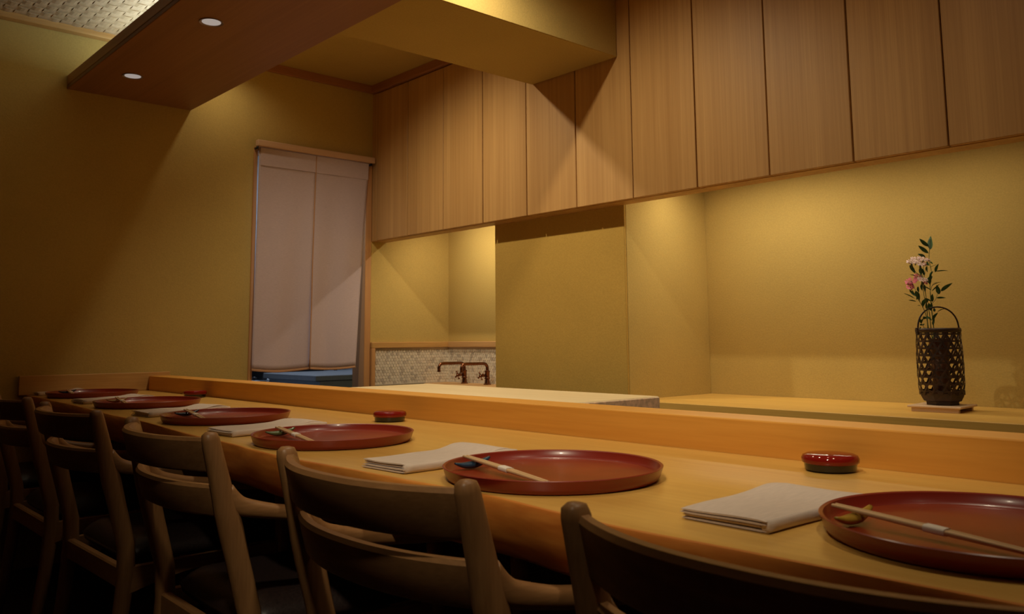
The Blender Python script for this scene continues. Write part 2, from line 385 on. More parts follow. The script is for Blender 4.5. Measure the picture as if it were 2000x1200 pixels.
# added fill lamp, out of view behind the guests, brightens ledge and chair backs
SP, AIM = Vector((-0.35, -0.08, 2.22)), Vector((-1.30, 1.35, 0.75))
t = thing('added_fill_spot', 'added black fill lamp behind the guests, outside the frame, brightening the counter front', 'added_fill_spot', SP)
ax = (AIM-SP).normalized()
bm = new_bm(); add_sweep(bm, [Vector((0, 0, 0))-ax*0.10, Vector((0, 0, 0))-ax*0.09, ax*0.0], [(0.028, 0.028), (0.034, 0.034), (0.036, 0.036)], 20); obj('can', bm, M_DARKMETAL, t, 40)
bm = new_bm(); add_sweep(bm, [ax*0.0005, ax*0.003], (0.031, 0.031), 20); obj('lens', bm, M_GLOW, t, 40)
bm = new_bm(); add_sweep(bm, [Vector((0, 0, WZ-0.009-SP.z)), -ax*0.05+Vector((0, 0, 0.03))], (0.008, 0.008), 10); obj('stem', bm, M_DARKMETAL, t, True)
l = light('added_fill_lamp', 'SPOT', SP+ax*0.02, P_FILL, WARM, spot_size=math.radians(58), spot_blend=1.0, shadow_soft_size=0.05)
l.rotation_euler = ax.to_track_quat('-Z', 'Y').to_euler()

# doorway frame
dr = thing('door_1', 'curtained doorway framed in wood at the end of the counter', 'door', (XL, DY0, 0)); dr['kind'] = 'structure'
def rel(bm, a, b, t, bev=0.002):
    l = t.location; box2(bm, tuple(a[i]-l[i] for i in range(3)), tuple(b[i]-l[i] for i in range(3)), bev); return bm
obj('jamb', rel(new_bm(), (XL-0.115, DY0-0.022, 0), (XL+0.006, DY0-0.0005, DZ), dr), M_JAMB, dr)
obj('jamb', rel(new_bm(), (XL-0.115, DY1-0.002, 0), (XL+0.008, 2.6445, DZ), dr), M_JAMB, dr)
obj('lintel', rel(new_bm(), (XL-0.115, DY0, DZ-0.02), (XL+0.004, DY1-0.003, DZ), dr), M_JAMB, dr)

# ================================================================== kitchen beyond the doorway
bm = new_bm(); box2(bm, (-6.0, 0.9, 0), (-5.9, 3.5, 2.5)); struct('wall_kitchen', bm, M_KWALL, 'bluish grey kitchen wall seen under the curtain', 'wall')
bm = new_bm(); box2(bm, (-6.0, 0.9, 2.4), (XL-0.115, 3.5, 2.5)); struct('ceiling_kitchen', bm, M_KWALL, 'kitchen ceiling hidden behind the curtain', 'ceiling')
bm = new_bm(); box2(bm, (-6.0, 3.4, 0), (XL-0.115, 3.5, 2.4)); box2(bm, (-6.0, 0.9, 0), (XL-0.115, 1.0, 2.4)); struct('wall_kitchen_side', bm, M_KWALL, 'kitchen side walls hidden behind the curtain', 'wall')
t = thing('work_table', 'blue-lit steel kitchen work table seen under the curtain', 'table', (-5.0, 2.95, 0))
bm = new_bm(); box2(bm, (-0.35, -0.36, 0.70), (0.35, 0.42, 0.735), 0.004); obj('top', bm, M_BLUESTEEL, t)
bm = new_bm(); box2(bm, (-0.32, -0.33, 0.50), (0.345, 0.40, 0.6995), 0.003); obj('front_panel', bm, M_BLUESTEEL, t)
for sx in (-0.31, 0.31):
    for sy in (-0.32, 0.38):
        bm = new_bm(); add_sweep(bm, [(sx, sy, 0.0), (sx, sy, 0.5)], (0.018, 0.018), 10); obj('leg', bm, M_STEEL, t, True)
t = thing('steel_shelf', 'dark steel shelf unit behind the kitchen work table', 'shelf', (-5.72, 2.7, 0))
for z in (0.30, 0.655, 0.86):
    bm = new_bm(); box2(bm, (-0.14, -0.75, z), (0.14, 0.6, z+0.02), 0.002); obj('shelf_board', bm, M_STEEL, t)
for sy in (-0.73, 0.58):
    for sx in (-0.12, 0.12):
        bm = new_bm(); add_sweep(bm, [(sx, sy, 0), (sx, sy, 1.2)], (0.012, 0.012), 8); obj('post', bm, M_DARKMETAL, t, True)
t = thing('storage_box', 'black storage box on the steel shelf under the curtain', 'box', (-5.70, 2.95, 0.6755))
bm = new_bm(); box2(bm, (-0.1, -0.24, 0), (0.1, 0.24, 0.13), 0.01); obj('body', bm, M_DARKMETAL, t); bm = new_bm(); box2(bm, (-0.105, -0.245, 0.1305), (0.105, 0.245, 0.145), 0.004); obj('lid', bm, M_STEEL, t)
t = thing('steel_vessel', 'small shiny vessel seen under the curtain, left of the work table', 'vessel', (-4.95, 2.34, 0.63))
bm = new_bm(); add_lathe(bm, [(0, 0), (0.045, 0), (0.055, 0.02), (0.05, 0.055), (0.03, 0.075), (0, 0.08)], 24); obj('body', bm, M_STEEL, t, True)
bm = new_bm(); add_sweep(bm, smooth_path([(0.04, 0.02, 0.03), (0.07, 0.04, 0.05), (0.085, 0.05, 0.085)]), (0.009, 0.009), 8); obj('spout', bm, M_STEEL, t, True)
bm = new_bm(); add_lathe(bm, [(0, 0.08), (0.012, 0.082), (0.014, 0.094), (0, 0.1)], 16); obj('knob', bm, M_DARKMETAL, t, True)
t = thing('floor_cabinet', 'low dark kitchen cabinet left of the steel work table', 'cabinet', (-5.0, 2.28, 0))
bm = new_bm(); box2(bm, (-0.3, -0.55, 0), (0.3, 0.28, 0.61), 0.004); obj('body', bm, M_DARKMETAL, t)
bm = new_bm(); box2(bm, (-0.31, -0.56, 0.6105), (0.31, 0.285, 0.6295), 0.003); obj('top', bm, M_STEEL, t)
bm = new_bm(); box2(bm, (0.3005, -0.53, 0.05), (0.312, 0.26, 0.58), 0.003); d = obj('door', bm, M_DARKMETAL, t)
bm = new_bm(); add_sweep(bm, [(0.33, 0.18, 0.25), (0.33, 0.18, 0.45)], (0.006, 0.006), 8); obj('handle', bm, M_STEEL, d, True)
t = thing('plastic_tub', 'speckled pale blue plastic tub at the left jamb', 'tub', (-4.72, 2.06, 0.63))
bm = new_bm(); add_lathe(bm, [(0, 0), (0.055, 0), (0.062, 0.13), (0.066, 0.135), (0.06, 0.14), (0.055, 0.01), (0, 0.01)], 24); obj('body', bm, M_BLUEPL, t, 40)
bm = new_bm(); add_lathe(bm, [(0, 0.1405), (0.068, 0.1405), (0.068, 0.152), (0, 0.155)], 24); obj('lid', bm, M_BLUEPL, t, 40)
lo = light('kitchen_lamp', 'AREA', (-4.9, 2.5, 2.38), 17, (0.74, 0.85, 1.0), shape='RECTANGLE', size=1.0, size_y=0.2)
kt = thing('kitchen_ceiling_light', 'cool white ceiling light in the kitchen, hidden by the curtain', 'light', (-4.9, 2.5, 2.4))
bm = new_bm(); box2(bm, (-0.5, -0.1, -0.015), (0.5, 0.1, -0.0005), 0.003); obj('housing', bm, M_STEEL, kt)

# curtain and its rod
rod = thing('curtain_rod', 'pale square wooden rod carrying the doorway curtain', 'rod', (XL+0.035, DY0, 1.967))
bm = new_bm(); box2(bm, (-0.016, -0.022, -0.017), (0.016, 0.692, 0.017), 0.003); obj('bar', bm, M_RODW, rod)
for yy in (-0.011, 0.680):
    bm = new_bm(); add_sweep(bm, [(-0.034, yy-0.006, -0.024), (0.0, yy-0.006, -0.024)], (0.005, 0.006), 8); add_sweep(bm, [(0.0, yy-0.006, -0.030), (0.0, yy-0.006, -0.0172)], (0.006, 0.006), 8)
    obj('bracket', bm, M_DARKMETAL, rod, True)
nor = thing('noren_curtain', 'dusty pink linen split curtain hanging in the doorway', 'curtain', (XL+0.03, DY0, 0.80))
def cloth_panel(y0t, y1t, y0b, y1b, zt, zb, seed, thick=0.0012, amp=0.010):
    bm = new_bm(); ny, nz = 22, 36; G = []
    for k in range(nz+1):
        v = k/nz; row = []
        for i in range(ny+1):
            s = i/ny
            y = (y0t+(y1t-y0t)*s)*(1-v) + (y0b+(y1b-y0b)*s)*v
            x = amp*v*(math.sin(s*6.1+seed)+0.5*math.sin(s*11+seed*2.3+v*2)) + 0.003*math.sin(v*5+seed)
            z = zt+(zb-zt)*v - 0.012*v*v*math.sin(s*PI)*(1 if seed < 2 else 0.6)
            row.append(bm.verts.new((x, y, z)))
        G.append(row)
    for k in range(nz):
        for i in range(ny): bm.faces.new((G[k][i], G[k][i+1], G[k+1][i+1], G[k+1][i]))
    bmesh.ops.recalc_face_normals(bm, faces=bm.faces)
    bmesh.ops.solidify(bm, geom=bm.faces[:], thickness=thick)
    return bm
zt = 1.9475-0.80
for q, (a, b, c, d) in enumerate(((-0.007, 0.325, -0.016, 0.302), (0.323, 0.660, 0.300, 0.583))):
    p = obj('curtain_panel', cloth_panel(a, b, c, d, zt, 0.0, 0.7+q*1.9), M_NOREN, nor, True, loc=(0.0022*q, 0, 0))
    bm = new_bm(); P = []
    for i in range(23):
        s = i/22; x = 0.010*(math.sin(s*6.1+0.7+q*1.9)+0.5*math.sin(s*11+(0.7+q*1.9)*2.3+2)) + 0.003*math.sin(5+0.7+q*1.9)
        P.append((x+0.0005, c+(d-c)*s, -0.001-0.012*math.sin(s*PI)*(1 if q == 0 else 0.6)))
    add_sweep(bm, P, (0.0016, 0.006), 8, 3.0); obj('hem', bm, M_HEM, p, True)
    e0t, e0b = (b, d) if q == 0 else (a, c)
bm = new_bm()
P = []
for k in range(21):
    v = k/20; x = 0.010*v*(math.sin(2.6)+0.5*math.sin(2.6*2.3+v*2))+0.003*math.sin(v*5+2.6)
    P.append((x+0.0045, 0.324-0.023*v, zt*(1-v)-0.003))
add_sweep(bm, P, (0.0020, 0.0036), 8, 2.0, (0, 1, 0)); obj('centre_seam', bm, M_HEM, nor, True)
bm = new_bm(); box2(bm, (0.0055, 0.0, zt-0.095), (0.0065, 0.655, zt-0.0015), 0.0004); obj('header_band', bm, M_NOREN, nor)

# ================================================================== wall cabinets
edges = [-4.094, -3.792, -3.472, -3.153, -2.838, -2.522, -2.206, -1.893, -1.586, -1.280, -0.985, -0.680, -0.375, -0.070, 0.235, 0.540, 0.845, 1.15, 1.455]
units = [(0, 1), (1, 3), (3, 5), (5, 7), (7, 9), (9, 11), (11, 13), (13, 15), (15, 17)]
cl = ['narrow cedar wall cabinet in the corner by the doorway curtain', 'two-door cedar wall cabinet over the sink niche, next to the corner', 'two-door cedar wall cabinet left of the beam',
      'two-door cedar wall cabinet under and right of the beam', 'two-door cedar wall cabinet over the left end of the bright niche', 'two-door cedar wall cabinet above the flower basket',
      'cedar wall cabinet beyond the right edge of the frame', 'second cedar wall cabinet beyond the frame', 'third cedar wall cabinet beyond the frame']
for u, (a, b) in enumerate(units):
    x0, x1 = edges[a], edges[b]
    t = thing('wall_cabinet', cl[u], 'cabinet', ((x0+x1)/2, YC+0.02, CAB0), 0, 'row of cedar wall cabinets')
    hw = (x1-x0)/2
    x0b = XL+0.0005-(x0+x1)/2 if u == 0 else -hw+0.0005
    bm = new_bm(); box2(bm, (x0b, 0.001, 0.14), (hw-0.0005, 0.55, CAB1-CAB0))
    obj('body', bm, M_CAB, t)
    bm = new_bm(); box2(bm, (x0b, 0.001, 0.0), (hw-0.0005, 0.0795, 0.1395)); obj('bottom_rail', bm, M_CAB, t)
    if u == 0:
        bm = new_bm(); box2(bm, (x0b, -0.019, 0), (-hw-0.001, 0.0, CAB1-CAB0), 0.001); obj('filler_strip', bm, M_CAB, t)
    for k in range(a, b):
        dx0, dx1 = edges[k]-(x0+x1)/2, edges[k+1]-(x0+x1)/2
        g0 = 0.0030 if k == a else 0.0024; g1 = 0.0030 if k == b-1 else 0.0024
        bm = new_bm(); add_box(bm, (0, 0, 0), (dx1-dx0-g0-g1, 0.019, CAB1-CAB0-0.004), None, 0.0015)
        obj('door', bm, M_CAB, t, loc=((dx0+g0+dx1-g1)/2, -0.0095, (CAB1-CAB0)/2))

# niche lamps: slim light bars on the cabinet undersides, behind the bottom rails
def light_bar(x0, x1, y, label, power, tilt):
    z = CAB0+0.14; xm = (x0+x1)/2; hl = (x1-x0)/2
    t = thing('light_bar', label, 'light', (xm, y, z), 0, 'light bars under the cabinets')
    bm = new_bm(); box2(bm, (-hl, -0.014, -0.010), (hl, 0.014, -0.0005), 0.002); obj('housing', bm, M_CHROME, t)
    bm = new_bm(); box2(bm, (-hl+0.005, -0.010, -0.0125), (hl-0.005, 0.010, -0.0102), 0.0008); obj('diffuser', bm, M_GLOW, t)
    l = light('light_bar_lamp', 'AREA', (xm, y, z-0.016), power, (1.0, 0.86, 0.62), shape='RECTANGLE', size=2*hl-0.02, size_y=0.018)
    l.rotation_euler = (math.radians(tilt), 0, 0)
light_bar(-3.92, -3.30, 2.90, 'slim light bar over the sink niche', P_SINK, 22)
light_bar(-2.22, -1.62, 3.0, 'slim light bar over the bright niche, next to the pier', P_NICHE[0], 5)
light_bar(-1.56, -0.96, 3.0, 'slim light bar over the bright niche, above the flower basket', P_NICHE[1], 5)
light_bar(-0.90, 1.3, 3.0, 'slim light bar over the bright niche, outside the frame', P_NICHE[2], 5)

# ================================================================== sink niche
SZ = 0.69
sk = thing('sink_counter', 'dark-edged sink counter in the tiled niche below the cabinets', 'counter', (-3.66, 2.92, 0))
bm = new_bm(); box2(bm, (XL+0.001+3.66, 0.1, SZ-0.03), (PX0-0.0+3.66-0.001, NY1-2.92-0.001, SZ), 0.003); obj('back_top', bm, M_TILETRIM, sk)
bm = new_bm(); box2(bm, (XL+0.001+3.66, -0.24, SZ-0.03), (PX0+3.66-0.001, 0.0995, SZ-0.008), 0.002); obj('sink_rim', bm, M_SINK, sk)
bm = new_bm(); box2(bm, (XL+0.001+3.66, -0.23, 0.0), (PX0+3.66-0.001, NY1-2.92-0.001, SZ-0.0305), 0.002); obj('base_cabinet', bm, M_DARKPANEL, sk)
# mosaic splashback: hexagon tiles of several pale tones, too small to pick apart
m, nt, N, L, B = nodes_of('mosaic_tile')
g = N.new('ShaderNodeNewGeometry')
r = ramp(N, [(0.0, (0.52, 0.45, 0.37)), (0.14, (0.62, 0.54, 0.44)), (0.26, (0.72, 0.64, 0.52)), (0.6, (0.76, 0.68, 0.55)), (1.0, (0.80, 0.72, 0.59))])
r.color_ramp.interpolation = 'CONSTANT'
L.new(g.outputs['Random Per Island'], r.inputs[0]); L.new(r.outputs[0], B.inputs['Base Color']); B.inputs['Roughness'].default_value = 0.35
M_TILE = m
def hex_field(bm, w_, h_, place):
    R = 0.0108; dx = R*math.sqrt(3); dy = R*1.5; row = 0; v = R*0.6
    while v < h_-R*0.3:
        u = dx*0.4 + (dx/2 if row % 2 else 0)
        while u < w_-dx*0.3:
            rr = R*(0.90+0.04*rnd.random()); h = 0.0022+0.0012*rnd.random()
            b0 = [bm.verts.new(place(min(max(u+rr*math.sin(k*PI/3), 0), w_), min(max(v+rr*math.cos(k*PI/3), 0), h_), 0.0)) for k in range(6)]
            b1 = [bm.verts.new(place(min(max(u+rr*0.86*math.sin(k*PI/3), 0), w_), min(max(v+rr*0.86*math.cos(k*PI/3), 0), h_), h)) for k in range(6)]
            bm.faces.new(b1)
            for k in range(6): bm.faces.new((b0[k], b0[(k+1) % 6], b1[(k+1) % 6], b1[k]))
            u += dx
        v += dy; row += 1
sp = thing('splashback', 'pale mosaic tile splashback with wooden trim behind the bronze taps', 'splashback', (XL, NY1, SZ)); sp['kind'] = 'structure'
T0, T1 = 0.0, 0.208
bm = new_bm(); box2(bm, (0.0005, 2.672-NY1, T0+0.0005), (0.004, -0.0005, T1)); box2(bm, (0.004, -0.004, T0+0.0005), (PX0-XL-0.0005, -0.0005, T1)); obj('grout_bed', bm, M_GROUT, sp)
bm = new_bm()
hex_field(bm, NY1-2.672-0.005, T1-0.006, lambda u, v, h: (0.0042+h, 2.673-NY1+u, T0+0.004+v))
hex_field(bm, PX0-XL-0.012, T1-0.006, lambda u, v, h: (0.008+u, -0.0042-h, T0+0.004+v))
o = obj('mosaic_tiles', bm, M_TILE, sp); o['kind'] = 'stuff'
bm = new_bm(); box2(bm, (0.0005, 2.6455-NY1, T1), (0.022, -0.0005, T1+0.034), 0.003); obj('trim_rail', bm, M_RISER, sp)
bm = new_bm(); box2(bm, (0.0222, -0.022, T1), (PX0-XL-0.0005, -0.0005, T1+0.034), 0.003); obj('trim_rail', bm, M_TILETRIM, sp)
bm = new_bm(); box2(bm, (0.0005, 2.6455-NY1, T0-0.03), (0.022, 2.671-NY1, T1-0.0002), 0.003); obj('trim_post', bm, M_JAMB, sp)
bm = new_bm(); box2(bm, (0.001, 2.673-NY1, T0+0.0002), (0.009, -0.005, T0+0.0035)); box2(bm, (0.009, -0.012, T0+0.0002), (PX0-XL-0.001, -0.005, T0+0.0035)); obj('sill_bead', bm, M_WHITE, sp)

def faucet(x, y, label):
    t = thing('faucet', label, 'faucet', (x, y, SZ), 0, 'bronze taps at the sink')
    bm = new_bm(); add_lathe(bm, [(0, 0.0003), (0.021, 0.0003), (0.021, 0.004), (0.016, 0.008), (0.0125, 0.030), (0.0165, 0.034), (0.0165, 0.038), (0.0135, 0.041), (0.0135, 0.070), (0.016, 0.073), (0.016, 0.077), (0.010, 0.080), (0, 0.080)], 20); obj('column', bm, M_BRONZE, t, 40)
    P = smooth_path([(0, 0, 0.078), (0, 0.0, 0.098), (0, -0.010, 0.113), (0, -0.03, 0.118), (0, -0.10, 0.119), (0, -0.155, 0.119), (0, -0.175, 0.113), (0, -0.184, 0.098), (0, -0.184, 0.080)], 5)
    bm = new_bm(); add_sweep(bm, P, (0.0088, 0.0088), 10, 2.0, (1, 0, 0)); sp_ = obj('spout', bm, M_BRONZE, t, True)
    bm = new_bm(); add_lathe(bm, [(0, 0.0), (0.0095, 0.0), (0.0095, 0.010), (0, 0.010)], 14, (0, -0.184, 0.072)); obj('nozzle', bm, M_BRONZE, sp_, 40)
    bm = new_bm(); add_sweep(bm, [(0, -0.012, 0.052), (0, -0.045, 0.050)], [(0.008, 0.008), (0.0065, 0.0065)], 10); v = obj('valve_stem', bm, M_BRONZE, t, True)
    bm = new_bm(); c = Vector((0, -0.048, 0.050))
    for k in range(4):
        a = k*PI/2+0.5; d = Vector((math.cos(a), 0, math.sin(a)))
        add_sweep(bm, [c, c+d*0.016, c+d*0.024], [(0.0042, 0.0042), (0.0042, 0.0042), (0.0058, 0.0058)], 8, 2.0, (0, 1, 0))
    add_sweep(bm, [c+Vector((0, 0.006, 0)), c+Vector((0, -0.008, 0))], (0.0075, 0.0075), 10); obj('cross_handle', bm, M_BRONZE, v, True)
faucet(-3.905, 3.135, 'bronze tap standing left, in front of the tile corner')
faucet(-3.70, 3.135, 'bronze tap standing right, beside the plaster pier')

# ================================================================== bright niche shelf
sh = thing('niche_shelf', 'wide wooden shelf in the bright niche under the flower basket', 'shelf', (-1.0, 3.0, 0))
SH = 0.688
bm = new_bm(); box2(bm, (PX1+1.0+0.001, 2.745-3.0, SH-0.045), (XR+1.0-0.001, NY2-3.0-0.001, SH), 0.002); obj('board', bm, M_SHELF, sh)
bm = new_bm(); box2(bm, (PX1+1.0+0.001, 2.76-3.0, 0), (XR+1.0-0.001, NY2-3.0-0.001, SH-0.0455), 0.002); obj('base_cabinet', bm, M_DARKPANEL, sh)

# chef's worktop and cutting board
wk = thing('chef_worktop', 'low kitchen worktop hidden behind the counter ledge', 'worktop', (-1.4, 1.95, 0))
bm = new_bm(); box2(bm, (-2.70, -0.419, 0.63), (2.85, 0.49, 0.6795), 0.003); obj('top', bm, M_WORKTOP, wk)
bm = new_bm(); box2(bm, (-2.70, -0.40, 0), (2.85, -0.37, 0.6295), 0.002); obj('front_panel', bm, M_DARKPANEL, wk)
BZ = 0.748
cb = thing('cutting_board', 'large pale wooden cutting board behind the ledge, in front of the taps', 'cutting board', (-2.47, 2.06, 0.68))
bm = new_bm(); box2(bm, (-0.665, -0.185, 0), (0.640, 0.245, BZ-0.68), 0.003); obj('slab', bm, M_BOARD, cb)
bm = new_bm(); box2(bm, (0.6402, -0.182, 0.0005), (0.6455, 0.242, BZ-0.68-0.003), 0.002); obj('end_grain', bm, M_ENDGRAIN, cb)

# ================================================================== guests' counter
ct = thing('counter', 'long pale hinoki counter slab with a natural live front edge', 'counter', (-1.4, 1.2, 0))
EDGE = [(-4.2, 0.925), (-3.93, 0.925), (-3.526, 0.907), (-2.679, 0.862), (-1.894, 0.812), (-1.556, 0.79), (-1.25, 0.80), (-0.952, 0.807), (-0.797, 0.793), (-0.692, 0.783), (-0.497, 0.79), (-0.2, 0.80), (0.3, 0.785), (0.9, 0.80), (1.6, 0.79)]
def edge_y(x):
    for (a, ya), (b, yb) in zip(EDGE, EDGE[1:]):
        if a <= x <= b:
            t = (x-a)/(b-a); t = t*t*(3-2*t); return ya+(yb-ya)*t
    return 0.79
bm = new_bm(); nx = 220; rows = []
xa, xb = XL+0.001, XR-0.001
prof = [(0.005, 0.0), (0.0015, -0.0008), (0.0, -0.0035), (-0.003, -0.020), (0.002, -0.040), (0.008, -0.060), (0.020, -0.078), (0.034, -0.088)]
for i in range(nx+1):
    x = xa+(xb-xa)*i/nx; e = edge_y(x)
    col = [bm.verts.new((x, LEDGE_Y-0.001, TOP)), bm.verts.new((x, e+0.03, TOP))]
    for k, (dy, dz) in enumerate(prof):
        nz_ = noise.noise((x*2.3, dz*14, 3.1))*0.010*min(1, k/3) + noise.noise((x*9, dz*30, 8.7))*0.003*min(1, k/3)
        col.append(bm.verts.new((x, e+dy+nz_, TOP+dz)))
    col.append(bm.verts.new((x, LEDGE_Y-0.001, TOP-0.088))); rows.append(col)
nk = len(rows[0])
for i in range(nx):
    for k in range(nk):
        bm.faces.new((rows[i][k], rows[i][(k+1) % nk], rows[i+1][(k+1) % nk], rows[i+1][k]))
bm.faces.new(rows[0]); bm.faces.new(list(reversed(rows[-1])))
for v in bm.verts: v.co -= Vector((-1.4, 1.2, 0))
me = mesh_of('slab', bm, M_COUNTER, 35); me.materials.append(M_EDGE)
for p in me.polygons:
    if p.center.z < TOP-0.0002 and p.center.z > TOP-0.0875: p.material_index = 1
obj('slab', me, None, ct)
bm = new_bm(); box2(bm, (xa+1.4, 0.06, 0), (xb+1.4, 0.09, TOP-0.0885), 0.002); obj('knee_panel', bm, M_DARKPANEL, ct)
lg = thing('counter_ledge', 'raised wooden ledge running along the back of the counter', 'ledge', (-1.4, LEDGE_Y, 0))
LZ = 0.786
bm = new_bm(); box2(bm, (xa+1.4+0.021, 0, 0.60), (xb+1.4, 0.098, LZ), 0.003, 2); obj('board', bm, M_LEDGE, lg)
rs = thing('end_riser', 'low pale upstand board at the end of the counter against the wall', 'board', (XL, 1.16, TOP))
bm = new_bm(); box2(bm, (0.001, 0.893-1.16, 0.0005), (0.02, LEDGE_Y+0.098-1.16, 0.083), 0.002); obj('board', bm, M_RISER, rs)

# ================================================================== place settings
plates = [(-3.862, 1.112), (-3.125, 1.083), (-2.375, 1.042), (-1.696, 0.991), (-1.003, 0.986), (-0.365, 1.025)]
RP, HP = 0.1765, 0.0215
prof = [(0, 0.0), (RP*0.93, 0.0), (RP*0.955, 0.002), (RP*0.975, 0.008), (RP*0.995, HP-0.003), (RP, HP-0.001), (RP*0.992, HP), (RP*0.972, HP-0.0012), (RP*0.952, 0.0105), (RP*0.93, 0.0075)]
me_rim = mesh_of('rim', add_lathe(new_bm(), prof, 96), M_RED, 50)
me_in = mesh_of('well', add_lathe(new_bm(), [(RP*0.9305, 0.0074), (RP*0.90, 0.0066), (RP*0.5, 0.006), (0, 0.006)], 96), M_REDIN, True)
# chopstick pair, lying along +x from the tip, local origin at mid length
def stick_mesh():
    bm = new_bm(); L_ = 0.232
    P = [(-L_/2+L_*k/8, 0, 0) for k in range(9)]
    S = [(0.0019+0.0014*math.sin(PI*min(1, k/8*0.9+0.05)), 0.0017+0.0011*math.sin(PI*min(1, k/8*0.9+0.05))) for k in range(9)]
    add_sweep(bm, P, S, 8, 3.0); return mesh_of('chopstick', bm, M_STICK, 50)
me_stick = stick_mesh()
bm = new_bm(); add_sweep(bm, [(-0.004, 0, 0), (0.019, 0, 0)], (0.0076, 0.0040), 12, 4.0); me_band = mesh_of('paper_band', bm, M_PAPER, 40)
def rest_mesh(mat):
    bm = new_bm()
    P = [(0, -0.034+0.068*k/10, 0.0068+0.010*(abs(k-4.2)/5.8)**2.2) for k in range(11)]
    S = [(0.0085*math.sin(PI*(k+0.6)/11.6)+0.0008, 0.0055*math.sin(PI*(k+0.6)/11.6)+0.0006) for k in range(11)]
    add_sweep(bm, smooth_path(P, 2), [S[min(10, int(i/2))] if i % 2 == 0 else tuple((S[i//2][q]+S[min(10, i//2+1)][q])/2 for q in (0, 1)) for i in range(21)], 12)
    for v in bm.verts: v.co.z = max(v.co.z, 0.0004)
    return mesh_of('chopstick_rest', bm, mat, True)
RESTS = [('dark blue', (0.012, 0.018, 0.04)), ('tan', (0.40, 0.24, 0.09)), ('navy', (0.010, 0.015, 0.035)), ('green', (0.10, 0.13, 0.045)), ('blue', (0.015, 0.045, 0.085)), ('mustard yellow', (0.42, 0.24, 0.03))]
where = ['at the far end of the counter', 'second from the far end', 'third from the far end', 'fourth from the far end, with the green chopstick rest', 'in the middle of the picture, second nearest the camera', 'nearest the camera, cut by the right edge']
short = ['farthest', 'second farthest', 'third farthest', 'fourth farthest', 'second nearest', 'nearest']
for i, (x, y) in enumerate(plates):
    t = thing('lacquer_tray', 'round red lacquer tray, '+where[i], 'tray', (x, y, TOP+0.0003), 0.7*i, 'round red lacquer trays on the counter')
    obj('rim', me_rim, None, t); obj('well', me_in, None, t)
    z0 = TOP+0.0003+0.0063
    # rest
    rm = plain('rest_'+RESTS[i][0].replace(' ', '_'), RESTS[i][1], 0.25, coat=0.4, var=0.3, scale=60)
    o = obj('chopstick_rest', rest_mesh(rm), None, loc=(x-0.122, y-0.066, z0+0.0007), rotz=-0.12)
    tag(o, f'{RESTS[i][0]} crescent chopstick rest on the {short[i]} red tray', 'chopstick rest', 'chopstick rests')
    # chopsticks: tips on the rest, butts down in the tray
    a = Vector((x-0.147, y-0.060, z0+0.0185)); b = Vector((x+0.080, y-0.092, z0+0.0055))
    d = (b-a).normalized(); mid = (a+b)/2
    ct_ = thing('chopsticks', f'pair of wooden chopsticks with a white paper band on the {short[i]} red tray', 'chopsticks', mid, 0, 'banded chopstick pairs')
    ct_.rotation_mode = 'XYZ'; ct_.rotation_euler = (0, -math.asin(d.z), math.atan2(d.y, d.x))
    for s in (-1, 1): obj('chopstick', me_stick, None, ct_, loc=(0, 0.0035*s, 0))
    obj('paper_band', me_band, None, ct_)
def napkin(x, y, rz, label, L_=0.255, W_=0.120, seed=0.0, hump=0.008):
    t = thing('napkin', label, 'napkin', (x, y, TOP), rz, 'folded white cloth napkins')
    def curve_z(v): return hump*math.exp(-((v-0.86)/0.13)**2) + 0.0012*math.sin(v*6+seed)**2
    TH = 0.0037
    for k in range(4):
        bm = new_bm(); z0 = 0.0004+TH*k; nu, nv = 12, 20; lo_, hi_ = [], []
        wk = W_*(1-0.004*k); off = 0.0012*math.sin(k*2.1+seed); yo = 0.0025*math.sin(k*1.7+seed*2)
        for j in range(nv+1):
            v = j/nv; rl, rh = [], []
            for i in range(nu+1):
                u = i/nu-0.5; ed = max(0, abs(u)-0.42)/0.08; ev = max(0, abs(v-0.5)-0.48)/0.02
                X = u*wk*(1+0.10*v)+off; Y = (v-0.5)*L_+yo
                lift = curve_z(v)*(0.3+0.22*k) + 0.0009*math.sin(u*5+v*4+seed)*(k/3)
                rl.append(bm.verts.new((X, Y, z0+lift*(0.75 if k == 0 else 1)+0.0009*ed*ed+0.0007*ev)))
                rh.append(bm.verts.new((X, Y, z0+lift+TH-0.0002-0.0009*ed*ed-0.0007*ev)))
            lo_.append(rl); hi_.append(rh)
        for j in range(nv):
            for i in range(nu):
                bm.faces.new((hi_[j][i], hi_[j][i+1], hi_[j+1][i+1], hi_[j+1][i])); bm.faces.new((lo_[j][i], lo_[j+1][i], lo_[j+1][i+1], lo_[j][i+1]))
        for j in range(nv):
            for i in (0, nu): bm.faces.new((lo_[j][i], hi_[j][i], hi_[j+1][i], lo_[j+1][i]))
        for i in range(nu):
            for j in (0, nv): bm.faces.new((lo_[j][i], hi_[j][i], hi_[j][i+1], lo_[j][i+1]))
        obj('fold', bm, M_CLOTH, t, 60)
    bm = new_bm(); P = []                       # rounded fold along the right side joins the layers
    for j in range(21):
        v = j/20; P.append((W_*0.5*(1+0.10*v)-0.003, (v-0.5)*L_+0.001, 0.0077+curve_z(v)*0.62))
    add_sweep(bm, P, (0.0062, 0.0074), 12, 2.6); obj('fold_edge', bm, M_CLOTH, t, True)
nap = [(-4.083, 1.05, 0.0), (-3.435, 1.06, 0.08), (-2.695, 1.035, 0.09), (-2.005, 0.985, 0.09), (-1.262, 0.958, 0.05), (-0.606, 0.995, 0.0)]
for i, (x, y, rz) in enumerate(nap):
    napkin(x, y, rz, f'folded white cloth napkin left of the {short[i]} red tray', L_=(0.2, 0.255, 0.255, 0.255, 0.255, 0.24)[i], W_=0.120 if i else 0.074, seed=i*1.3, hump=0.003 if i == 5 else 0.008)
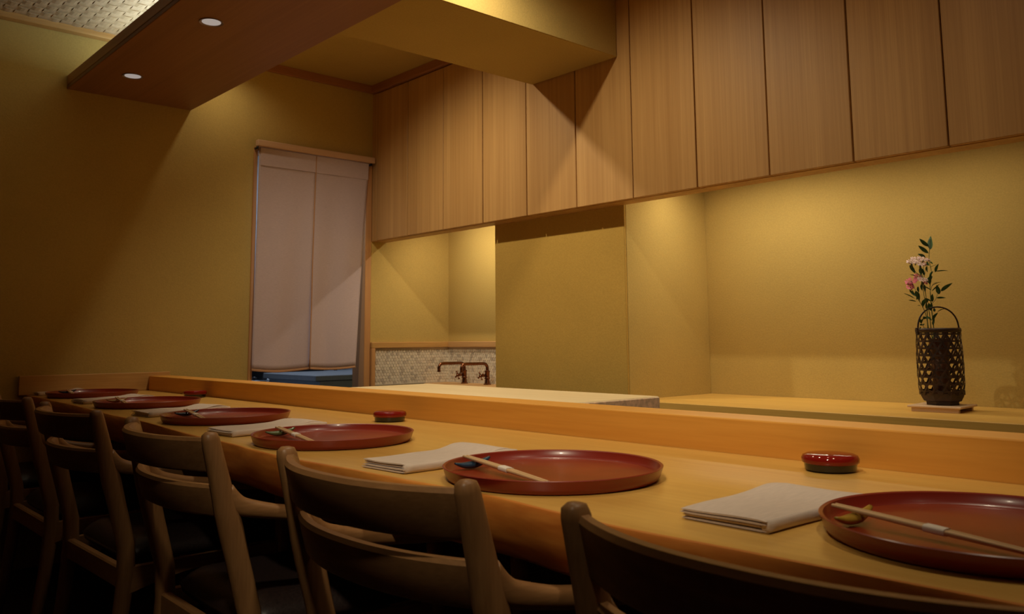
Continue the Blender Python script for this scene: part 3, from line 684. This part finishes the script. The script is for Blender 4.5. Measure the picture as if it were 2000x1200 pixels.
for i, (x, y) in enumerate([(-3.44, 1.375), (-2.003, 1.345), (-0.727, 1.362)]):
    t = thing('lidded_dish', ['small red-lidded black dish by the ledge, farthest of three', 'small red-lidded black dish by the ledge, middle of three', 'small glossy red-lidded black dish by the ledge, nearest of three'][i], 'dish', (x, y, TOP+0.0003), 0, 'red-lidded soy dishes along the ledge')
    bm = new_bm(); add_lathe(bm, [(0, 0), (0.037, 0), (0.041, 0.002), (0.042, 0.0125), (0, 0.0125)], 48); obj('dish', bm, M_BLACK, t, 40)
    bm = new_bm(); add_lathe(bm, [(0, 0.0127), (0.0438, 0.0127), (0.0455, 0.0145), (0.0458, 0.0205), (0.0435, 0.0252), (0.037, 0.0278), (0.020, 0.0292), (0, 0.0296)], 48); obj('lid', bm, M_LID, t, 50)

# ================================================================== chairs
def build_chair(label):
    t = thing('dining_chair', label, 'chair', (0, 0, 0), 0, 'oak dining chairs along the counter')
    HWID = 0.221
    def post_y(z):
        if z > 0.43: return 0.090*(1-(z-0.43)/0.345)**1.0 if z < 0.775 else 0.0
        return 0.090-0.05*((0.43-z)/0.43)**1.5
    for s in (-1, 1):
        bm = new_bm(); zs_ = [0.0, 0.1, 0.25, 0.38, 0.45, 0.55, 0.60, 0.64, 0.68, 0.73, 0.765, 0.775, 0.779]
        W = [0.013, 0.014, 0.016, 0.018, 0.018, 0.018, 0.019, 0.0185, 0.016, 0.0145, 0.0135, 0.0115, 0.006]
        P = [(s*(HWID-0.004*max(0, (0.4-z))), post_y(z), z) for z in zs_]
        add_sweep(bm, P, [(w_, w_*1.15) for w_ in W], 14, 2.6, (0, 1, 0)); obj('back_leg', bm, M_CHAIR, t, True)
        bm = new_bm(); P = [(s*0.228, 0.50, 0.0), (s*0.228, 0.50, 0.25), (s*0.228, 0.497, 0.45), (s*0.228, 0.49, 0.575)]
        add_sweep(bm, P, [(0.013, 0.013), (0.0165, 0.0165), (0.018, 0.018), (0.016, 0.016)], 12, 2.6, (0, 1, 0)); obj('front_leg', bm, M_CHAIR, t, True)
        bm = new_bm()
        P = smooth_path([(s*HWID, 0.030, 0.668), (s*(HWID+0.002), 0.055, 0.645), (s*(HWID+0.006), 0.095, 0.632), (s*(HWID+0.012), 0.17, 0.617), (s*(HWID+0.014), 0.30, 0.601), (s*(HWID+0.010), 0.42, 0.592), (s*(HWID+0.008), 0.53, 0.588)], 4)
        n_ = len(P); S = [(0.014+0.004*min(1, k/8), 0.021-0.0075*min(1, k/10)) for k in range(n_)]
        S[-1] = (0.010, 0.008); add_sweep(bm, P, S, 12, 3.0); obj('arm', bm, M_CHAIRY, t, True)
        # side seat rail, arched underneath
        bm = new_bm(); V = []
        for k in range(13):
            v = k/12; y = 0.085+v*0.415; lowz = 0.335+0.035*math.sin(PI*v)
            V.append([bm.verts.new((s*0.226+dx, y, z)) for dx, z in ((-0.011, lowz), (0.011, lowz), (0.011, 0.398), (-0.011, 0.398))])
        for k in range(12):
            for q in range(4): bm.faces.new((V[k][q], V[k][(q+1) % 4], V[k+1][(q+1) % 4], V[k+1][q]))
        bm.faces.new(V[0]); bm.faces.new(list(reversed(V[-1]))); obj('side_rail', bm, M_CHAIRY, t)
    for y, z0 in ((0.085, 0.345), (0.50, 0.345)):
        bm = new_bm(); box2(bm, (-0.212, y-0.011, z0), (0.212, y+0.011, 0.397), 0.004); obj('cross_rail', bm, M_CHAIRX, t)
    def back_rail(z0, z1, bow, yoff):
        bm = new_bm(); n_ = 24; G = []
        for i in range(n_+1):
            s = -1+2*i/n_; x = s*0.214; c = 1-abs(s)**2.3
            th = 0.0105
            loop = []
            for (dy, z) in ((-th, z0+0.004), (-th+0.003, z0), (th-0.003, z0), (th, z0+0.004), (th, z1-0.006), (th-0.005, z1), (-th+0.005, z1), (-th, z1-0.006)):
                lean = (post_y(z) - post_y((z0+z1)/2))
                loop.append(bm.verts.new((x, post_y((z0+z1)/2)+yoff+lean-bow*c+dy, z)))
            G.append(loop)
        for i in range(n_):
            for k in range(8): bm.faces.new((G[i][k], G[i][(k+1) % 8], G[i+1][(k+1) % 8], G[i+1][k]))
        bm.faces.new(G[0]); bm.faces.new(list(reversed(G[-1]))); return bm
    obj('top_rail', back_rail(0.706, 0.768, 0.062, 0.004), M_CHAIRX, t, 35)
    obj('lower_rail', back_rail(0.624, 0.682, 0.050, 0.004), M_CHAIRX, t, 35)
    bm = new_bm(); nu, nv = 20, 20; G = []
    for a in range(nv+1):
        row = []
        for b in range(nu+1):
            u = -1+2*b/nu; v = -1+2*a/nv
            ux = math.copysign(1-(1-abs(u))**1.25, u); 
            hw = 0.205+0.012*v
            r_ = max(abs(u), abs(v)); e = (max(0, r_-0.55)/0.45)**2.6
            row.append(bm.verts.new((u*hw*(1-0.03*abs(v)**4), 0.298+v*0.198*(1-0.03*abs(u)**4), 0.462-0.045*e-0.010*(1-u*u)*(1-v*v))))
        G.append(row)
    top_faces = []
    for a in range(nv):
        for b in range(nu): bm.faces.new((G[a][b], G[a][b+1], G[a+1][b+1], G[a+1][b]))
    ring = [G[0][b] for b in range(nu)]+[G[a][nu] for a in range(nv)]+[G[nv][b] for b in range(nu, 0, -1)]+[G[a][0] for a in range(nv, 0, -1)]
    low = [bm.verts.new((v.co.x*0.97, 0.298+(v.co.y-0.298)*0.97, 0.3985)) for v in ring]
    for k in range(len(ring)):
        k2 = (k+1) % len(ring); bm.faces.new((ring[k], low[k], low[k2], ring[k2]))
    bm.faces.new(low); o = obj('seat_cushion', bm, M_LEATHER, t, True); o['label'] = 'dark leather seat cushion'
    return t
cpos = [(-3.885, 0.665, 0.02, 'oak chair at the farthest tray, at the left edge of the frame'), (-3.165, 0.66, 0.0, 'oak chair with dark seat, second from the end wall'), (-2.455, 0.648, 0.015, 'oak chair with dark seat, third from the end wall'),
        (-1.752, 0.645, -0.02, 'oak chair with dark seat, fourth from the end wall, showing its right arm'), (-1.014, 0.638, 0.0, 'oak chair in the middle foreground, both curved back rails in view'), (-0.388, 0.628, 0.0, 'nearest oak chair, its top rail sweeping to the right edge')]
ch0 = build_chair(cpos[0][3])
for i, (x, y, rz, lb) in enumerate(cpos):
    c = ch0 if i == 0 else copy_tree(ch0)
    c.location = (x, y, 0.0); c.rotation_euler = (0, 0, rz); c['label'] = lb

# ================================================================== flower basket on its tray
BX, BY = -1.215, 3.06
tr = thing('wooden_stand', 'thin pale wooden stand board under the flower basket', 'stand', (BX, BY-0.005, SH), 0.06)
bm = new_bm(); box2(bm, (-0.085, -0.085, 0.014), (0.085, 0.085, 0.021), 0.0015); obj('board', bm, M_TRAY, tr)
for s in (-1, 1):
    bm = new_bm(); box2(bm, (-0.075, s*0.068-0.008, 0.0003), (0.075, s*0.068+0.008, 0.0138), 0.001); obj('runner', bm, M_TRAY, tr)
BZ0 = SH+0.0213
bk = thing('flower_basket', 'tall dark openwork bamboo basket with a hoop handle holding flowers', 'basket', (BX, BY, BZ0))
HB = 0.256
def bR(z):
    z = z/HB
    return 0.066+0.0045*math.sin(PI*min(1, z*1.1))+0.0025*z
def ribbon(bm, pts, width, thick=0.0012):
    """flat strip; pts = (theta, z, radial offset); width measured across the strip on the surface"""
    V = []
    for i, (th, z, dr) in enumerate(pts):
        a, b = pts[max(i-1, 0)], pts[min(i+1, len(pts)-1)]
        R = bR(z)+dr
        tx, tz = R*(b[0]-a[0]), b[1]-a[1]; l = math.hypot(tx, tz); nx_, nz_ = -tz/l, tx/l
        row = []
        for sg in (-1, 1):
            for rr in (0, thick):
                t2 = th+sg*nx_*width/2/R; z2 = z+sg*nz_*width/2
                row.append(bm.verts.new(((R+rr)*math.cos(t2), (R+rr)*math.sin(t2), z2)))
        V.append([row[0], row[1], row[3], row[2]])
    for i in range(len(V)-1):
        for k in range(4): bm.faces.new((V[i][k], V[i][(k+1) % 4], V[i+1][(k+1) % 4], V[i+1][k]))
    bm.faces.new(V[0]); bm.faces.new(list(reversed(V[-1])))
Z0, Z1 = 0.034, 0.246
NH = 15
for sg in (-1, 1):
    for k in range(NH):
        bm = new_bm(); n_ = 20
        ribbon(bm, [(2*PI*k/NH+sg*(1.75*j/n_), Z0+(Z1-Z0)*j/n_, 0.0008*sg+0.0006*math.sin(j*2.1+k)) for j in range(n_+1)], 0.0066)
        obj('weave_strip', bm, M_BASKET, bk)
for k in range(9):
    z = Z0+0.012+(Z1-Z0-0.02)*k/8; bm = new_bm()
    ribbon(bm, [(2*PI*j/40, z, 0.0002) for j in range(41)], 0.0058); obj('weave_hoop', bm, M_BASKET, bk)
bm = new_bm(); add_lathe(bm, [(0, 0.0003), (0.053, 0.0003), (0.054, 0.011), (0.062, 0.014), (0.0705, 0.030), (0.0712, 0.040), (0.0695, 0.040), (0.060, 0.017), (0, 0.0142)], 8); obj('base', bm, M_BASKET, bk, 25)
bm = new_bm(); add_lathe(bm, [(0.0685, 0.243), (0.0715, 0.246), (0.0722, 0.254), (0.0705, 0.2585), (0.068, 0.254), (0.0675, 0.246), (0.0685, 0.243)], 48); obj('top_band', bm, M_BASKET, bk, True)
RV = Vector((0.669, 0.743, 0)); FV = Vector((-0.743, 0.669, 0))
bm = new_bm(); P = [RV*(0.0705*math.cos(a)) + Vector((0, 0, 0.248+0.083*math.sin(a)**0.8)) + RV*0.002 for a in [PI*k/24 for k in range(25)]]
add_sweep(bm, P, (0.0028, 0.0022), 8, 2.0, FV); obj('handle', bm, M_BASKET, bk, True)
bm = new_bm()
for s in (-1, 1):
    for k in range(4):
        c = RV*(0.0715*s)+Vector((0, 0, 0.240+0.006*k)); add_sweep(bm, [c-FV*0.007, c+RV*0.004*s, c+FV*0.007], (0.0022, 0.0026), 6)
obj('handle_lashing', bm, M_BASKET, bk, True)
bm = new_bm(); add_lathe(bm, [(0, 0.0145), (0.024, 0.0145), (0.026, 0.08), (0.0245, 0.082), (0.0265, 0.085), (0.029, 0.15), (0.0275, 0.152), (0.030, 0.155), (0.032, 0.222), (0.029, 0.222), (0.027, 0.03), (0, 0.03)], 24); obj('water_tube', bm, M_TUBE, bk, 40)

# ---- flowers: positions measured across the bouquet, u to the right, v up from the basket foot
K = 0.00177
def fp(zx, zy, d=0.0):
    u = (zx/5.714+1740-1842)*K; v = (783-(zy/5.714+430))*K
    return RV*u + FV*d + Vector((0, 0, v))
def stem_obj(parent, pts, r, name='stem'):
    bm = new_bm(); P = smooth_path([fp(*p) for p in pts], 5); n_ = len(P)
    add_sweep(bm, P, [(r*(1-0.5*i/n_), r*(1-0.5*i/n_)) for i in range(n_)], 6); return obj(name, bm, M_STEM, parent, True)
def leaf_obj(parent, a, b, w_, d=0.0, curl=0.15, name='leaf'):
    A, B_ = fp(*a, d), fp(*b, d+rnd.uniform(-0.012, 0.012)); ax = B_-A; L_ = ax.length; ax = ax/L_
    side = ax.cross(FV + Vector((0, 0, 0.5))).normalized(); nrm = side.cross(ax).normalized(); bm = new_bm(); rows = []
    tilt = rnd.uniform(-0.5, 0.5); side = (side*math.cos(tilt)+nrm*math.sin(tilt)).normalized(); nrm = side.cross(ax).normalized()
    for i in range(9):
        t = i/8; wd = L_*w_*math.sin(PI*t**0.8)**0.9*0.5+0.0002; c = A+ax*L_*t+nrm*(curl*L_*math.sin(PI*t)*0.5)
        rows.append([bm.verts.new(c-side*wd+nrm*wd*0.25), bm.verts.new(c), bm.verts.new(c+side*wd+nrm*wd*0.25)])
    for i in range(8):
        for k in range(2): bm.faces.new((rows[i][k], rows[i][k+1], rows[i+1][k+1], rows[i+1][k]))
    bmesh.ops.solidify(bm, geom=bm.faces[:], thickness=0.0005)
    return obj(name, bm, M_GREEN, parent, True)
def bloom(parent, p, r, mat, tilt, d):
    c = fp(*p, d); ax = (Vector((0, 0, 1))*0.80 - FV*(0.42+tilt[1]) + RV*tilt[0]).normalized()
    s, u = frame_at(ax, RV); f = None
    bm = new_bm()
    for k in range(5):
        a0 = 2*PI*k/5+rnd.random()*0.3; n_ = 7; inner = bm.verts.new(c-ax*0.002); prev = []
        arc = []
        for j in range(n_+1):
            aa = a0+(j/n_-0.5)*1.30; rr = 1.12*r*(1.0 if j % 2 else 0.88)*(0.93 if j in (0, n_) else 1)
            arc.append(bm.verts.new(c+(s*math.cos(aa)+u*math.sin(aa))*rr+ax*(0.0025*math.sin(j*1.9+k))))
        midr = [bm.verts.new(c+(s*math.cos(a0+(j/n_-0.5)*0.9)+u*math.sin(a0+(j/n_-0.5)*0.9))*r*0.5+ax*0.0012) for j in range(n_+1)]
        for j in range(n_):
            bm.faces.new((inner, midr[j], midr[j+1])); bm.faces.new((midr[j], arc[j], arc[j+1], midr[j+1]))
    bmesh.ops.solidify(bm, geom=bm.faces[:], thickness=0.0005)
    f = obj('flower', bm, mat, parent, True)
    bm = new_bm(); add_sweep(bm, [c-ax*0.001, c-ax*0.010-Vector((0, 0, 0.002)), c-ax*0.018-Vector((0, 0, 0.006))], [(0.0022, 0.0022), (0.0034, 0.0034), (0.0012, 0.0012)], 8); obj('calyx', bm, M_STEM, f, True)
    return f
base = (BX, BY, BZ0)
g = 'flowers in the bamboo basket'
t = thing('dianthus_spray', 'tall spray of pale pink blossoms, upper cluster in the basket', 'flower', base, 0, g)
stem_obj(t, [(500, 1330, 0.0), (472, 1180, 0.0), (470, 950, -0.005), (455, 780, -0.01), (425, 600, -0.01), (408, 480, -0.01)], 0.0016)
stem_obj(t, [(425, 600, -0.01), (360, 560, -0.012), (320, 465, -0.012)], 0.0012)
stem_obj(t, [(430, 620, -0.01), (455, 560, -0.004), (470, 430, 0.0)], 0.0012)
stem_obj(t, [(440, 640, -0.01), (485, 560, 0.0), (495, 490, 0.004)], 0.0010)
for p, r, tl, d in (((316, 443), 0.0155, (-0.2, 0.05), -0.014), ((398, 408), 0.017, (0.0, 0.0), 0.006), ((470, 412), 0.021, (0.12, 0.0), -0.004), ((408, 466), 0.0185, (0.05, 0.12), -0.022)): bloom(t, p, r, M_PINKL, tl, d)
for a, b, w_ in (((305, 480), (358, 575), 0.34), ((432, 500), (425, 600), 0.42), ((500, 490), (480, 565), 0.30), ((445, 520), (465, 600), 0.35), ((365, 600), (285, 590), 0.10), ((470, 880), (430, 960), 0.35), ((480, 900), (460, 850), 0.4), ((415, 930), (465, 850), 0.40), ((400, 935), (342, 935), 0.12)): leaf_obj(t, a, b, w_, -0.006)
t = thing('dianthus_spray', 'shorter spray of deeper pink blossoms, lower cluster in the basket', 'flower', base, 0, g)
stem_obj(t, [(515, 1330, 0.0), (500, 1180, -0.005), (480, 1000, -0.012), (430, 850, -0.018), (415, 690, -0.02)], 0.0016)
stem_obj(t, [(470, 1180, -0.006), (430, 1000, -0.014), (350, 850, -0.018), (290, 750, -0.018)], 0.0014)
stem_obj(t, [(380, 900, -0.016), (345, 780, -0.016), (310, 690, -0.016)], 0.0011)
for p, r, m_, tl, d in (((270, 725), 0.0125, M_PINKD, (-0.3, 0.4), -0.024), ((300, 660), 0.020, M_PINKD, (-0.45, 0.05), -0.014), ((400, 606), 0.0125, M_PINKD, (0.0, 0.4), 0.002), ((415, 645), 0.0175, M_PINKL, (0.0, 0.02), -0.022), ((452, 668), 0.012, M_PINKD, (0.5, 0.3), -0.010)): bloom(t, p, r, m_, tl, d)
for a, b, w_ in (((280, 765), (330, 835), 0.30), ((340, 770), (380, 870), 0.42), ((372, 720), (360, 790), 0.35), ((415, 690), (400, 770), 0.35), ((440, 700), (460, 790), 0.25), ((340, 888), (255, 873), 0.16), ((325, 855), (195, 798), 0.08), ((440, 1060), (420, 1085), 0.9), ((450, 1050), (465, 1080), 0.8), ((345, 870), (385, 800), 0.3)): leaf_obj(t, a, b, w_, -0.015)
t = thing('leafy_branch', 'upright green leafy branch rising highest from the basket', 'branch', base, 0, g)
stem_obj(t, [(530, 1330, 0.005), (553, 1180, 0.01), (548, 1000, 0.012), (545, 800, 0.012), (548, 700, 0.012), (572, 560, 0.012), (556, 420, 0.012), (568, 300, 0.012), (590, 170, 0.012)], 0.0018)
stem_obj(t, [(548, 910, 0.012), (600, 870, 0.016), (640, 800, 0.02), (665, 760, 0.022)], 0.0010, 'twig')
stem_obj(t, [(550, 760, 0.012), (590, 690, 0.018), (640, 668, 0.02)], 0.0009, 'twig')
stem_obj(t, [(560, 500, 0.012), (610, 480, 0.016), (640, 470, 0.018)], 0.0009, 'twig')
for a, b, w_ in (((574, 302), (606, 142), 0.34), ((560, 266), (452, 178), 0.30), ((552, 345), (434, 256), 0.28), ((512, 392), (446, 346), 0.40), ((520, 445), (568, 480), 0.5), ((560, 440), (604, 465), 0.3), ((590, 545), (545, 640), 0.42), ((578, 600), (515, 680), 0.40),
                 ((542, 695), (552, 590), 0.35), ((612, 560), (652, 462), 0.32), ((618, 548), (742, 545), 0.10), ((560, 715), (672, 668), 0.12), ((560, 770), (640, 690), 0.10), ((640, 806), (628, 698), 0.42), ((660, 772), (804, 680), 0.24), ((668, 764), (755, 727), 0.22),
                 ((604, 846), (692, 848), 0.22), ((548, 755), (448, 706), 0.10), ((560, 890), (556, 800), 0.40), ((545, 885), (492, 843), 0.22), ((540, 990), (505, 900), 0.40), ((528, 985), (548, 900), 0.45), ((545, 1100), (606, 1010), 0.40), ((540, 1095), (500, 1050), 0.35), ((575, 1000), (575, 955), 0.55), ((605, 1002), (705, 965), 0.10), ((548, 1150), (570, 1075), 0.35), ((500, 980), (480, 890), 0.35)): leaf_obj(t, a, b, w_, 0.010)
t = thing('trailing_sprig', 'tiny green sprig trailing over the left rim of the basket', 'sprig', base, 0, g)
stem_obj(t, [(420, 1250, -0.02), (385, 1180, -0.03), (350, 1120, -0.034), (345, 1075, -0.034)], 0.0010)
for a, b, w_ in (((352, 1130), (330, 1080), 0.4), ((352, 1130), (375, 1075), 0.4), ((362, 1150), (325, 1140), 0.4), ((365, 1150), (390, 1135), 0.5), ((345, 1170), (335, 1190), 0.6), ((385, 1180), (410, 1195), 0.4)): leaf_obj(t, a, b, w_, -0.034)
